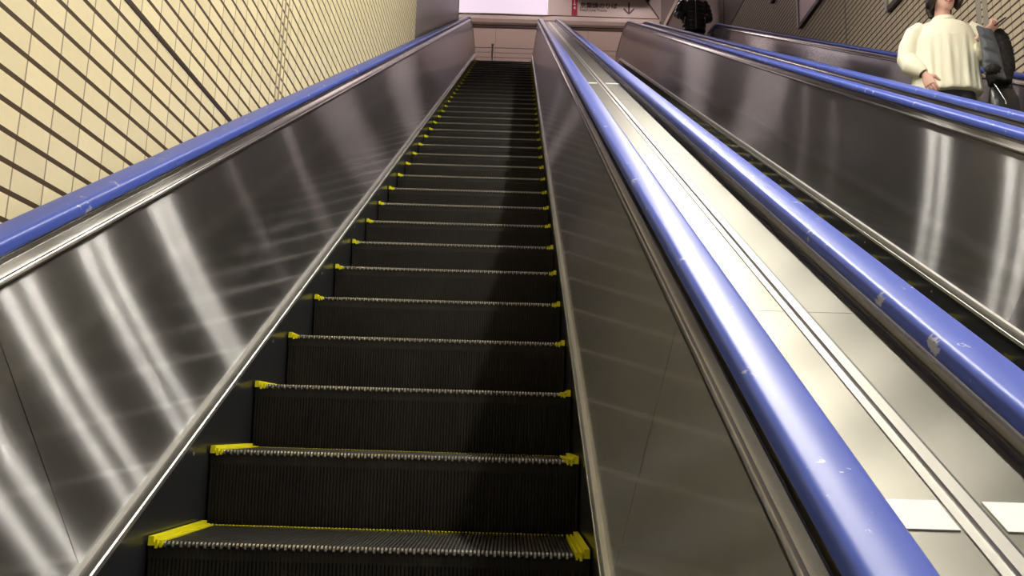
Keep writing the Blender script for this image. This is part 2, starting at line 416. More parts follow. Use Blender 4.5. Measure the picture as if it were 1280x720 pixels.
# ------------------------------------------------------------------ escalator
W = 1.187; HW = W/2
def step_meshes():
    n = 110; p = (W-0.004)/n
    bk, ct, tp = MB(), MB(), MB()
    x0 = -HW+0.002
    # body block under the tread and its corrugated riser
    prof = []
    for i in range(n):
        a = x0+i*p
        prof += [(a, 0.0035), (a+p*0.30, 0.0035), (a+p*0.38, -0.0015), (a+p*0.92, -0.0015)]
    prof.append((x0+n*p, 0.0035))
    zs = [(-0.012, 0.0), (-0.06, 0.0015), (-0.13, 0.005), (-0.19, 0.011), (-0.262, 0.020)]
    m = len(prof); vs = [(x, y+dy+0.004, zz) for zz, dy in zs for x, y in prof]; fs = []
    for j in range(len(zs)-1):
        for k in range(m-1): fs.append((j*m+k, j*m+k+1, (j+1)*m+k+1, (j+1)*m+k))
    bk.add(vs, fs)
    bk.box(x0, x0+n*p, 0.004, 0.385, -0.045, -0.011)
    bk.box(x0+0.01, x0+n*p-0.01, 0.024, 0.34, -0.15, -0.045)
    for i in range(n):
        a = x0+i*p
        if 4 <= i < n-4:
            ct.box(a+p*0.10, a+p*0.60, 0.004, 0.372, -0.012, 0.0)
            L_ = 0.013 if i % 2 == 0 else 0.007
            q = [(0.006, 0.0006), (-0.001, 0.0004), (-0.005, -0.004), (-0.0055, -L_), (-0.001, -L_-0.003), (0.006, -L_)]
            tp.prism(q, 'x', a+p*0.06, a+p*0.64)
    yss = []
    for sx in (-1, 1):
        ys = MB(); yss.append(ys)
        ex = sx*HW
        b0, b1 = sorted((ex-sx*0.002, ex-sx*0.017)); ys.box(b0, b1, -0.003, 0.384, -0.012, 0.012)
        b0, b1 = sorted((ex-sx*0.022, ex-sx*0.029)); ys.box(b0, b1, -0.006, 0.380, -0.018, 0.004)
        b0, b1 = sorted((ex-sx*0.034, ex-sx*0.040)); ys.box(b0, b1, -0.005, 0.380, -0.016, 0.003)
        b0, b1 = sorted((ex-sx*0.017, ex-sx*0.040)); ys.box(b0, b1, -0.002, 0.376, -0.012, -0.008)
    rs = MB()
    for i in range(4, n-4):
        a = x0+i*p; rs.box(a+p*0.10, a+p*0.60, 0.372, 0.384, -0.012, 0.001)
    body = MB(); body.v, body.f, body.mi, body.uv = bk.v, bk.f, bk.mi, bk.uv
    for src, mi in ((ct, 1), (tp, 2)): body.add(src.v, src.f, mi)
    return (body.mesh('step', [M_black, M_cleat, M_tip], recalc=True), [y_.mesh('yellow_side_border', M_yel) for y_ in yss], rs.mesh('yellow_rear_border', M_yel))
ME_STEP, ME_YS, ME_YR = step_meshes()

SEAM0, SEAMP = -0.28, 1.69
seams = [SEAM0+SEAMP*k for k in range(-3, 11) if S_BEG+0.3 < SEAM0+SEAMP*k < S_END-0.4]
edges = [S_BEG]+seams+[S_END]

P_panel = [(0.610, 0.138), (0.700, 0.799), (0.706, 0.799), (0.616, 0.138)]
P_mold = [(0.604, 0.088), (0.597, 0.090), (0.593, 0.094), (0.593, 0.108), (0.597, 0.1105), (0.597, 0.1135), (0.593, 0.116), (0.5935, 0.134), (0.598, 0.142), (0.618, 0.146), (0.622, 0.10)]
P_skirt = [(0.5985, -0.62), (0.5985, 0.095), (0.606, 0.095), (0.606, -0.62)]
P_top = [(0.700, 0.797), (0.6925, 0.799), (0.6885, 0.805), (0.6885, 0.813), (0.693, 0.819), (0.699, 0.820), (0.703, 0.826), (0.709, 0.840), (0.712, 0.840),
         (0.713, 0.833), (0.717, 0.833), (0.719, 0.848), (0.728, 0.856), (0.776, 0.856), (0.784, 0.845), (0.786, 0.822), (0.80, 0.818), (0.80, 0.78), (0.71, 0.78)]
def rail_prof():
    c = []
    for a0, cx, cy, r in ((0, 0.780, 0.8745, 0.0155), (90, 0.724, 0.8745, 0.0155), (180, 0.722, 0.8655, 0.0135), (270, 0.782, 0.8655, 0.0135)):
        for k in range(6):
            a = math.radians(a0+k*18); c.append((cx+r*math.cos(a), cy+r*math.sin(a)))
        if a0 == 0:
            for q in (0.25, 0.5, 0.75): c.append((0.780-0.056*q, 0.890+0.0022*math.sin(PI*q)))
    return c
P_rail = rail_prof()

def newel(prof, mb, mats=0, seg=14):
    """continue a profile round the half circle at the end of the level run"""
    p_, _, _ = path(S_END); cy = p_[0]; cz = p_[1]+0.50
    n = len(prof); base = [(x, w_-0.50) for x, w_ in prof]
    vs = []; uv = []; fs = []
    for j in range(seg+1):
        a = PI*0.94*j/seg
        for (x, r) in base: vs.append((x, cy+r*math.sin(a), cz+r*math.cos(a)))
    for j in range(seg):
        for k in range(n):
            k2 = (k+1) % n
            fs.append((j*n+k, j*n+k2, (j+1)*n+k2, (j+1)*n+k)); uv.append([(S_END+0.1*j, 0.01*k), (S_END+0.1*j, 0.01*k+0.01), (S_END+0.1*j+0.1, 0.01*k+0.01), (S_END+0.1*j+0.1, 0.01*k)])
    fs.append([seg*n+k for k in range(n)]); uv.append([(0, 0)]*n)
    mb.add(vs, fs, 0, uv)

KIDS = {}
def kid(o, parent):
    KIDS.setdefault(parent, []).append(o); return o
def build_escalator(xc):
    E = empty('escalator', (xc, Y0, 0))
    off = (0, -Y0, 0)
    def part(name, mb, m, smooth=True, parent=E, label=None, recalc=True):
        o = link(name, mb.mesh(name, m, smooth, recalc), parent, off if parent is E else (0, 0, 0))
        if label: o['label'] = label
        return kid(o, parent)
    for sx in (-1, 1):
        part('skirt_panel', sweep(mir(P_skirt, sx), S_BEG, S_END+0.30, step=3), M_skirt)
        part('skirt_molding', sweep(mir(P_mold, sx), S_BEG, S_END+0.30, step=3), M_alu)
        for a, b in zip(edges[:-1], edges[1:]):
            part('balustrade_panel', sweep(mir(P_panel, sx), a+0.0012, b-0.0012, step=3), M_panel, False)
        # dark backing behind the seams
        part('panel_backing', sweep(mir([(0.618, 0.12), (0.709, 0.795), (0.713, 0.795), (0.622, 0.12)], sx), S_BEG, S_END, step=3), M_gap, False)
        # rounded end panel
        mb = MB(); p_, _, _ = path(S_END); cy, cz = p_[0], p_[1]+0.50; R_ = 0.299
        arcp = [(cy+0.001, cz+R_)]+[(cy+R_*math.sin(PI*0.94*j/16), cz+R_*math.cos(PI*0.94*j/16)) for j in range(1, 17)]
        arcp.append((cy+0.001, p_[1]+0.140))
        def xo(zz): return 0.610+0.09*(zz-p_[1]-0.138)/0.661
        vi = [(sx*xo(zz), yy, zz) for yy, zz in arcp]; vo = [(sx*(xo(zz)+0.006), yy, zz) for yy, zz in arcp]; n_ = len(arcp)
        uvf = [(yy, zz) for yy, zz in arcp]
        mb.add(vi+vo, [list(range(n_)), list(range(2*n_-1, n_-1, -1))]+[(i, (i+1) % n_, n_+(i+1) % n_, n_+i) for i in range(n_)], 0,
               [uvf, uvf[::-1]]+[[(0, 0), (0.1, 0), (0.1, 0.1), (0, 0.1)]]*n_)
        part('newel_panel', mb, M_panel, False)
        mb = sweep(mir(P_top, sx), S_BEG, S_END, step=3); newel(mir(P_top, sx), mb)
        part('rail_molding', mb, M_trim)
        mb = sweep(mir(P_rail, sx), S_BEG, S_END, step=3); newel(mir(P_rail, sx), mb, seg=20)
        part('handrail', mb, M_rail)
        # screw heads under the molding
        for k in range(-1, 13):
            s_ = 0.35+k*0.845; a_ = pt(sx*0.5985, s_, 0.052); b_ = pt(sx*0.5968, s_, 0.052)
            mb = MB(); mb.tube([a_, b_], 0.006, 10, up=(0, 0, 1)); part('screw', mb, M_tip)
    part('truss', sweep([(-0.64, -0.66), (-0.64, -0.60), (0.64, -0.60), (0.64, -0.66)], S_BEG, S_END+0.3, step=3), M_gap, False)
    for i in range(-9, 38):
        zz = i*0.4*T30; yy = i*0.4
        if i > 35: zz = ZK
        st = link('step', ME_STEP, E, (0, yy, zz)); kid(st, E)
        [kid(link('yellow_side_border', y_, st), st) for y_ in ME_YS]; kid(link('yellow_rear_border', ME_YR, st), st)
    mb = MB(); mb.box(-HW+0.001, HW-0.001, YK-0+3*0.4-0.01, YEND+0.098+0.3, ZK-0.05, ZK-0.002)
    part('comb_plate', mb, M_trim, False)
    return E
EA = build_escalator(XC[0])
tag(EA, 'black-stepped escalator straight ahead beside the cream tiled left wall, its steps edged in yellow', 'escalator', 'escalators side by side')
EB = copy_tree(EA); EB.location.x = XC[1]
tag(EB, 'middle escalator behind the blue worn handrail, steps hidden, steel balustrade seen beyond', 'escalator', 'escalators side by side')
EC = copy_tree(EA); EC.location.x = XC[2]
tag(EC, 'right escalator carrying the woman in a cream sweater, beside the far tiled wall', 'escalator', 'escalators side by side')

# ------------------------------------------------------------------ decks between and beside the escalators
def deck(x0, x1, label, strip):
    xm = (x0+x1)/2
    D = empty('escalator_deck', (xm, Y0, 0.8)); off = (-xm, -Y0, -0.8)
    for a, b in zip(edges[:-1], edges[1:]):
        o = link('deck_panel', sweep([(x0, 0.800), (x0, 0.822), (x1, 0.822), (x1, 0.800)], a+0.001, b-0.001, step=3).mesh('deck_panel', M_deck), D, off)
    mb = sweep([(x0, 0.70), (x0, 0.800), (x1, 0.800), (x1, 0.70)], S_BEG, S_END+0.02, step=3)
    link('deck_base', mb.mesh('deck_base', M_gap), D, off)
    if strip:
        x_c = xm; xm = xm+0.008
        q = [(xm-0.030, 0.822), (xm-0.029, 0.8245), (xm-0.019, 0.8245), (xm-0.018, 0.823), (xm-0.014, 0.823), (xm-0.011, 0.829), (xm+0.008, 0.829), (xm+0.010, 0.823), (xm+0.012, 0.822)]
        link('center_strip', sweep(q, S_BEG, S_END, step=3).mesh('center_strip', M_strip, True), D, off)
        q = [(xm+0.012, 0.8215), (xm+0.012, 0.8228), (xm+0.018, 0.8228), (xm+0.018, 0.8215)]
        link('strip_groove', sweep(q, S_BEG, S_END, step=3).mesh('strip_groove', M_gap), D, off)
        for s_ in ((-0.985, 3.96) if xm < 1.5 else ()):  # white patches on the deck imitate lamp reflections
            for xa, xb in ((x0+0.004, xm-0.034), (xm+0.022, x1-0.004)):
                o = link('reflection_patch', sweep([(xa, 0.822), (xa, 0.8245), (xb, 0.8245), (xb, 0.822)], s_, s_+0.06, step=3).mesh('reflection_patch', M_reflection), D, off)
                o['label'] = 'white patch painted as a lamp reflection'
    return tag(D, label, 'deck')
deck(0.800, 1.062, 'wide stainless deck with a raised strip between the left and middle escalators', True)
deck(2.662, 2.915, 'stainless deck between the middle and right escalators', True)
deck(XL+0.005, -0.800, 'narrow stainless ledge between the left handrail and cream wall', False)
deck(4.515, XR-0.005, 'narrow stainless ledge between the far right handrail and tiled wall', False)

# ------------------------------------------------------------------ hall: sign, backlit panel, railing
r = empty('backlit_panel', (-0.1, YW-0.14, 11.12))
mb = MB(); mb.box(-1.55, 1.13, -0.02, 0.10, 0, 1.05); link('light_face', mb.mesh('light_face', M_box), r)
mb = MB(); mb.box(-1.55, 1.13, -0.03, 0.10, -0.02, 0); mb.box(1.13, 1.15, -0.03, 0.10, -0.02, 1.05); link('frame', mb.mesh('frame', M_frameg), r)
tag(r, 'bright pinkish-white backlit wall panel above the upper landing', 'light panel')
r = empty('direction_sign', (2.4, YW-0.16, 11.12)); ox = 2.4
mb = MB(); mb.prism([(1.055-ox, 0.0), (3.97-ox, -0.02), (3.60-ox, 0.52), (1.055-ox, 0.45)], 'y', 0, 0.10); link('sign_board', mb.mesh('sign_board', M_sign), r)
mb = MB(); mb.box(1.672-ox, 1.822-ox, -0.012, 0, 0.01, 0.45); link('red_plate', mb.mesh('red_plate', M_red), r)
def text(body, size, loc, m, name, parent, bold=0.0, align='LEFT', sx=1.0):
    cu = bpy.data.curves.new(name, 'FONT'); cu.body = body; cu.size = size; cu.extrude = 0.002; cu.offset = bold; cu.align_x = align
    cu.resolution_u = 3
    t = bpy.data.objects.new(name, cu); COL.objects.link(t); t.rotation_euler = (PI/2, 0, 0); t.scale = (sx, 1, 1)
    bpy.context.view_layer.update()
    me = bpy.data.meshes.new_from_object(t.evaluated_get(bpy.context.evaluated_depsgraph_get()))
    bpy.data.objects.remove(t)
    if len(me.materials) == 0: me.materials.append(m)
    else: me.materials[0] = m
    o = link(name, me, parent, loc); o.rotation_euler = (PI/2, 0, 0); o.scale = (sx, 1, 1)
    return o
text('京葉線のりば', 0.175, (1.885-ox, -0.004, 0.235), M_dark, 'line_name', r, 0.003, sx=0.95)
text('Keiyō Line Tracks', 0.098, (1.885-ox, -0.004, 0.135), M_dark, 'line_name_english', r, 0.0005, sx=1.0)
text('1', 0.12, (1.747-ox, -0.015, 0.345), M_white, 'platform_number', r, 0.002, 'CENTER')
text('4', 0.12, (1.747-ox, -0.015, 0.175), M_white, 'platform_number', r, 0.002, 'CENTER')
mb = MB(); mb.prism([(1.71-ox, 0.325), (1.785-ox, 0.325), (1.747-ox, 0.285)], 'y', -0.017, -0.012); link('platform_range_mark', mb.mesh('platform_range_mark', M_white), r)
ax_, az_ = 3.186-ox, 0.0
mb = MB(); mb.box(ax_-0.022, ax_+0.022, -0.006, 0.001, 0.11, 0.42)
for sg in (-1, 1):
    mb.prism([(ax_-sg*0.012, 0.095), (ax_+sg*0.018, 0.080), (ax_+sg*0.150, 0.225), (ax_+sg*0.118, 0.250)], 'y', -0.006, 0.001)
link('down_arrow', mb.mesh('down_arrow', M_dark), r)
mb = MB(); mb.prism([(3.97-ox, -0.03), (4.0-ox, -0.02), (3.63-ox, 0.54), (3.60-ox, 0.52)], 'y', -0.01, 0.10); link('sign_edge', mb.mesh('sign_edge', M_brown), r)
tag(r, 'beige station sign for the 京葉線 tracks with red plate and down arrow', 'sign')
mb = MB(); mb.box(1.70, 3.75, YW-0.6, YW-0.02, 11.66, 11.95); struct('trim_11', mb, M_brown)
# guard railing on the landing
r = empty('guard_railing', (0.5, 17.95, ZK-0.012))
for x_ in (-2.35, -0.81, 0.9, 2.5):
    mb = MB(); mb.tube([(x_, 0, 0), (x_, 0, 1.20)], 0.018, 10); mb.tube([(x_, 0, 0), (x_, 0, 0.012)], 0.06, 14, up=(0, 1, 0)); mb.ball((x_, 0, 1.22), 0.032)
    link('post', mb.mesh('post', M_frameg, True), r)
for z_ in (0.90, 1.02, 1.14):
    mb = MB(); mb.tube([(-2.35, 0, z_), (2.5, 0, z_)], 0.007 if z_ < 1.1 else 0.010, 8, up=(0, 0, 1)); link('rail', mb.mesh('rail', M_frameg, True), r)
tag(r, 'slim grey metal guard railing on the upper landing before the beige wall', 'railing')

# ------------------------------------------------------------------ posters on the right wall
def poster(y_far, y_near, zb, h, paper, label, accent):
    P = empty('wall_poster', (XR, (y_far+y_near)/2, zb)); a, b = (y_near-y_far)/2, -(y_near-y_far)/2
    y0, y1 = min(a, b), max(a, b)
    mb = MB(); mb.box(-0.03, 0, y0, y1, 0, h); link('backing', mb.mesh('backing', M_frameb), P)
    mb = MB(); mb.box(-0.033, -0.030, y0+0.05, y1-0.06, 0.05, h-0.05); link('sheet', mb.mesh('sheet', paper), P)
    mb = MB(); mb.box(-0.034, -0.033, y0+0.05, y1-0.06, 0.42, h-0.05); link('print', mb.mesh('print', accent), P)
    mb = MB(); mb.box(-0.055, 0, y1-0.05, y1, 0, h); mb.box(-0.055, 0, y0, y1, h-0.04, h); mb.box(-0.055, 0, y0, y0+0.04, 0, h)
    link('frame', mb.mesh('frame', M_frameg), P)
    mb = MB(); mb.box(-0.050, 0, y0, y1-0.05, -0.02, 0.045); link('bottom_rail', mb.mesh('bottom_rail', M_frameb), P)
    tag(P, label, 'poster', 'framed posters on the right wall')
M_pp = mat('pink_paper', (0.88, 0.66, 0.74), 0.3); M_pg = mat('lilac_print', (0.40, 0.32, 0.38), 0.3)
M_yg = mat('green_yellow_paper', (0.66, 0.68, 0.34), 0.3); M_gg = mat('grey_print', (0.42, 0.40, 0.36), 0.3)
poster(11.45, 10.30, 6.44, 1.7, M_pp, 'framed poster with pink sheet on the right wall, beyond the yellow-green one', M_pg)
poster(8.66, 7.50, 5.19, 1.7, M_yg, 'framed poster with yellow-green sheet on the right wall above the woman', M_gg)
poster(12.55+0.15, 12.55-1.0, 7.56, 1.1, M_pp, 'small framed poster, farthest one up the right wall', M_pg)

# ------------------------------------------------------------------ people
def fuse(name, mb, m, voxel, smooth=4, parent=None, loc=(0, 0, 0), sf=0.5):
    me = mb.mesh(name, m, False)
    t = bpy.data.objects.new(name+'_tmp', me); COL.objects.link(t)
    k = t.modifiers.new('r', 'REMESH'); k.mode = 'VOXEL'; k.voxel_size = voxel
    if smooth:
        k2 = t.modifiers.new('s', 'SMOOTH'); k2.iterations = smooth; k2.factor = sf
    bpy.context.view_layer.update()
    me2 = bpy.data.meshes.new_from_object(t.evaluated_get(bpy.context.evaluated_depsgraph_get()))
    bpy.data.objects.remove(t); me2.name = name
    me2.materials.clear(); me2.materials.append(m)
    me2.polygons.foreach_set('use_smooth', [True]*len(me2.polygons))
    if parent is None and loc == (0, 0, 0) and name.startswith('_'): return me2
    return link(name, me2, parent, loc)
def hand(mb, wrist, d, nrm, side, k=1.0, curl=0.5, thumb=0.6):
    """palm and five fingers; d = direction of the hand, nrm = back of the hand, side=+1: thumb towards d x nrm"""
    wrist = Vector(wrist); d = Vector(d).normalized(); nrm = Vector(nrm); nrm = (nrm-d*nrm.dot(d)).normalized(); e = d.cross(nrm)*side
    mb.tube([wrist-d*0.05*k, wrist, wrist+d*0.03*k, wrist+d*0.06*k, wrist+d*0.088*k], [(0.024*k, 0.018*k), (0.025*k, 0.017*k), (0.034*k, 0.016*k), (0.039*k, 0.015*k), (0.036*k, 0.012*k)], 12, up=nrm)
    for j, (o_, L_, r_) in enumerate(((0.029, 0.072, 0.0085), (0.0095, 0.080, 0.0088), (-0.0100, 0.074, 0.0083), (-0.0285, 0.058, 0.0075))):
        p = wrist+d*0.080*k+e*o_*k; pts = [p-d*0.02*k, p]; dd = d.copy(); c_ = curl*(1+0.12*j)
        for q, fr in enumerate((0.45, 0.30, 0.25)):
            dd = (Matrix.Rotation(-c_*(0.7 if q == 0 else 1.0), 3, d.cross(nrm)) @ dd).normalized()
            if dd.dot(nrm) > 0.05 and q == 0:
                dd = (Matrix.Rotation(2*c_*0.7, 3, d.cross(nrm)) @ dd).normalized(); 
            p = p+dd*L_*fr*k*1.0; pts.append(p)
        mb.tube(pts, [r_*k*1.1, r_*k*1.1, r_*k, r_*k*0.92, r_*k*0.7], 10)
    p = wrist+d*0.022*k+e*0.024*k; t1 = (d*0.65+e*0.7-nrm*0.25).normalized(); t2 = (d*0.9+e*0.25-nrm*thumb).normalized()
    mb.tube([p-t1*0.015*k, p+t1*0.034*k, p+t1*0.036*k+t2*0.028*k, p+t1*0.036*k+t2*0.052*k], [0.013*k, 0.0115*k, 0.0098*k, 0.007*k], 10)
def head(mb, c, h, face=-1.0):
    """c = centre of the skull, h = head height, facing -y"""
    x, y, zc = c; k = h/0.235
    mb.ball((x, y+0.012*k, zc+0.028*k), (0.074*k, 0.092*k, 0.088*k), 20, 14)
    mb.tube([(x, y-0.005*k, zc+0.05*k), (x, y-0.014*k, zc-0.01*k), (x, y-0.024*k, zc-0.060*k), (x, y-0.040*k, zc-0.098*k), (x, y-0.045*k, zc-0.114*k)],
            [(0.070*k, 0.078*k), (0.068*k, 0.074*k), (0.060*k, 0.060*k), (0.040*k, 0.038*k), (0.020*k, 0.018*k)], 18)
    mb.tube([(x, y-0.080*k, zc+0.022*k), (x, y-0.094*k, zc-0.004*k), (x, y-0.106*k, zc-0.030*k), (x, y-0.090*k, zc-0.038*k)], [0.008*k, 0.010*k, 0.012*k, 0.009*k], 10)
    for s_ in (-1, 1):
        mb.ball((x+s_*0.012*k, y-0.093*k, zc-0.036*k), 0.0075*k, 8, 6)
        mb.tube([(x+s_*0.074*k, y+0.010*k, zc+0.022*k), (x+s_*0.080*k, y+0.018*k, zc+0.0*k), (x+s_*0.074*k, y+0.010*k, zc-0.030*k)], [0.010*k, 0.014*k, 0.008*k], 8)
        mb.tube([(x+s_*0.018*k, y-0.080*k, zc+0.030*k), (x+s_*0.048*k, y-0.068*k, zc+0.028*k)], [0.007*k, 0.006*k], 8)
    mb.tube([(x-0.024*k, y-0.078*k, zc-0.063*k), (x, y-0.090*k, zc-0.062*k), (x+0.024*k, y-0.078*k, zc-0.063*k)], [0.004*k, 0.0075*k, 0.004*k], 8)
    mb.tube([(x-0.020*k, y-0.076*k, zc-0.071*k), (x, y-0.087*k, zc-0.073*k), (x+0.020*k, y-0.076*k, zc-0.071*k)], [0.004*k, 0.008*k, 0.004*k], 8)
def face_bits(parent, c, h, lipm, eyem, browm):
    x, y, zc = c; k = h/0.235
    mb = MB()
    mb.tube([(x-0.025*k, y-0.079*k, zc-0.0655*k), (x-0.008*k, y-0.0925*k, zc-0.0615*k), (x, y-0.094*k, zc-0.0625*k), (x+0.008*k, y-0.0925*k, zc-0.0615*k), (x+0.025*k, y-0.079*k, zc-0.0655*k)], [0.002*k, 0.0055*k, 0.0055*k, 0.0055*k, 0.002*k], 8)
    mb.tube([(x-0.020*k, y-0.078*k, zc-0.070*k), (x, y-0.0915*k, zc-0.0735*k), (x+0.020*k, y-0.078*k, zc-0.070*k)], [0.002*k, 0.0065*k, 0.002*k], 8)
    link('lips', mb.mesh('lips', lipm, True), parent)
    for s_ in (-1, 1):
        mb = MB(); mb.ball((x+s_*0.031*k, y-0.070*k, zc+0.006*k), (0.015*k, 0.010*k, 0.008*k), 12, 8); link('eye', mb.mesh('eye', eyem, True), parent)
        mb = MB(); mb.tube([(x+s_*0.016*k, y-0.086*k, zc+0.030*k), (x+s_*0.036*k, y-0.083*k, zc+0.034*k), (x+s_*0.052*k, y-0.070*k, zc+0.030*k)], [0.003*k, 0.0035*k, 0.002*k], 8); link('eyebrow', mb.mesh('eyebrow', browm, True), parent)

M_skin = mat('skin', (0.70, 0.42, 0.34), 0.5); M_lip = mat('lip_red', (0.50, 0.10, 0.10), 0.4)
M_eye = mat('eye_dark', (0.05, 0.03, 0.02), 0.2); M_hair = mat('dark_hair', (0.022, 0.012, 0.009), 0.45, bump=0.6, bscale=30, stretch=(8, 8, 0.6))
M_knit = mat('cream_knit', (0.88, 0.86, 0.70), 0.9, bump=0.5, bscale=90)
M_cuffm = mat('cream_rib_knit', (0.86, 0.84, 0.68), 0.9, bump=0.6, bscale=60, stretch=(3, 3, 0.3))
M_pants = mat('black_trousers', (0.018, 0.018, 0.022), 0.8)
M_fur = mat('black_fur', (0.010, 0.009, 0.010), 0.75, bump=1.0, bscale=160)
M_quilt = mat('grey_quilt', (0.085, 0.095, 0.115), 0.6)
M_leather = mat('black_leather', (0.018, 0.018, 0.020), 0.32, bump=0.3, bscale=50)
M_silver = mat('silver_zip', (0.75, 0.75, 0.75), 0.25, 1.0)
M_phone = mat('phone_black', (0.015, 0.015, 0.018), 0.12)
M_shoe = mat('black_shoe', (0.015, 0.014, 0.013), 0.4)
M_watch = mat('dark_watch', (0.05, 0.05, 0.06), 0.3)

# ---- woman
wx, wy, wz = 3.76, 6.06, 9*0.4*T30
WO = empty('person', (wx, wy, wz), math.radians(-6))
k = 1.17
mb = MB()   # body
mb.tube([(0, 0.02, 0.92), (0, 0.02, 1.04), (0, 0.01, 1.20), (0, 0.0, 1.40), (0, 0.01, 1.53), (0, 0.01, 1.60), (0, 0.0, 1.68), (0, -0.01, 1.75)],
        [(0.17, 0.12), (0.18, 0.125), (0.145, 0.10), (0.165, 0.11), (0.15, 0.085), (0.06, 0.058), (0.055, 0.055), (0.055, 0.055)], 20)
for s_ in (-1, 1):
    mb.tube([(s_*0.09, 0.02, 0.98), (s_*0.095, 0.01, 0.80), (s_*0.10, 0.0, 0.54), (s_*0.10, 0.02, 0.34), (s_*0.105, 0.03, 0.09)], [0.10, 0.090, 0.060, 0.058, 0.040], 14)
    mb.tube([(s_*0.105, 0.06, 0.04), (s_*0.11, -0.04, 0.035), (s_*0.115, -0.14, 0.022)], [(0.035, 0.035), (0.040, 0.030), (0.035, 0.018)], 12)
mb.tube([(-0.15, 0.01, 1.53), (-0.20, 0.01, 1.50), (-0.27, 0.02, 1.27), (-0.215, -0.10, 1.10)], [0.055, 0.052, 0.042, 0.028], 12)
mb.tube([(0.15, 0.01, 1.53), (0.20, 0.0, 1.50), (0.30, 0.0, 1.24), (0.195, -0.19, 1.335)], [0.055, 0.052, 0.042, 0.028], 12)
HC = (0.010, -0.015, 1.782)
head(mb, HC, 0.262)
body = fuse('body', mb, M_skin, 0.007, 3, WO)
mbh = MB()
hand(mbh, (-0.205, -0.11, 1.080), (0.25, -0.25, -0.95), (-0.65, -0.75, 0.1), -1, 1.12, 0.35)
hand(mbh, (0.193, -0.215, 1.352), (0.55, -0.45, 0.45), (0.1, -0.6, -0.8), 1, 1.12, 0.7, 0.9)
hm = fuse('_hands', mbh, M_skin, 0.0035, 2)
# hands belong to the body mesh
bm = bmesh.new(); bm.from_mesh(body.data); bm.from_mesh(hm); bm.to_mesh(body.data); bm.free()
body.data.polygons.foreach_set('use_smooth', [True]*len(body.data.polygons))
face_bits(WO, HC, 0.262, M_lip, M_eye, M_hair)
mb = MB()   # hair: bob ending at the jaw
mb.ball((HC[0], HC[1]+0.030, HC[2]+0.050), (0.105, 0.115, 0.108), 20, 14)
for s_ in (-1, 1):
    mb.tube([(HC[0]+s_*0.070, HC[1]-0.010, HC[2]+0.08), (HC[0]+s_*0.104, HC[1]-0.010, HC[2]+0.0), (HC[0]+s_*0.110, HC[1]-0.012, HC[2]-0.055), (HC[0]+s_*0.098, HC[1]-0.030, HC[2]-0.092)], [(0.040, 0.06), (0.030, 0.07), (0.030, 0.065), (0.016, 0.04)], 14, up=(0, 1, 0))
mb.tube([(HC[0], HC[1]+0.10, HC[2]+0.05), (HC[0], HC[1]+0.10, HC[2]-0.05), (HC[0], HC[1]+0.085, HC[2]-0.13)], [(0.10, 0.05), (0.105, 0.045), (0.09, 0.03)], 16, up=(0, 1, 0))
mb.tube([(HC[0]-0.06, HC[1]-0.075, HC[2]+0.075), (HC[0], HC[1]-0.092, HC[2]+0.078), (HC[0]+0.06, HC[1]-0.075, HC[2]+0.075)], [0.026, 0.026, 0.026], 10)
fuse('hair', mb, M_hair, 0.008, 4, WO)
mb = MB()   # sweater with boxy body and balloon sleeves
mb.tube([(0, 0.01, 0.955), (0, 0.01, 0.975), (0, 0.01, 1.08), (0, 0.0, 1.24), (0, 0.0, 1.40), (0, 0.005, 1.50), (0, 0.01, 1.555), (0, 0.005, 1.585), (0, 0.0, 1.600)],
        [(0.262, 0.175), (0.268, 0.180), (0.258, 0.175), (0.245, 0.168), (0.240, 0.160), (0.215, 0.135), (0.165, 0.105), (0.098, 0.088), (0.086, 0.082)], 28)
mb.tube([(-0.17, 0.0, 1.52), (-0.225, 0.0, 1.48), (-0.275, 0.01, 1.37), (-0.290, 0.01, 1.27), (-0.268, -0.03, 1.185), (-0.232, -0.08, 1.130), (-0.215, -0.10, 1.105)],
        [0.066, 0.074, 0.074, 0.076, 0.080, 0.058, 0.040], 16)
mb.tube([(0.17, 0.0, 1.52), (0.225, 0.0, 1.48), (0.285, 0.01, 1.36), (0.305, 0.0, 1.26), (0.270, -0.08, 1.27), (0.225, -0.14, 1.30), (0.208, -0.185, 1.330)],
        [0.070, 0.080, 0.076, 0.074, 0.068, 0.052, 0.038], 16)
sw = fuse('sweater', mb, M_knit, 0.008, 3, WO)
# soft vertical folds pressed into the knit
for v in sw.data.vertices:
    if v.co.z < 1.46 and abs(v.co.x) < 0.20:
        f_ = min(1, (1.46-v.co.z)/0.25)
        a_ = 0.007*math.sin(v.co.x*48+0.8*math.sin(v.co.z*6))+0.004*math.sin(v.co.x*95+2)
        v.co.y += a_*f_*(1 if v.co.y < 0 else -1)
mb = MB(); mb.tube([(0, 0.0, 1.580), (0, -0.004, 1.606), (0, -0.006, 1.618)], [(0.094, 0.088), (0.080, 0.078), (0.076, 0.074)], 26)
fuse('collar', mb, M_cuffm, 0.006, 1, WO)
mb = MB(); mb.tube([(-0.240, -0.075, 1.140), (-0.215, -0.10, 1.095)], [0.056, 0.042], 18); link('cuff', mb.mesh('cuff', M_cuffm, True), WO)
mb = MB(); mb.tube([(0.222, -0.150, 1.305), (0.193, -0.190, 1.335)], [0.050, 0.042], 18); link('cuff', mb.mesh('cuff', M_cuffm, True), WO)
mb = MB(); mb.tube([(-0.2165, -0.098, 1.096), (-0.2125, -0.1025, 1.088)], [0.036, 0.036], 18); link('wristband', mb.mesh('wristband', M_watch, True), WO)
mb = MB()
mb.tube([(0, 0.02, 1.10), (0, 0.02, 0.98), (0, 0.02, 0.90)], [(0.185, 0.13), (0.19, 0.135), (0.18, 0.12)], 20)
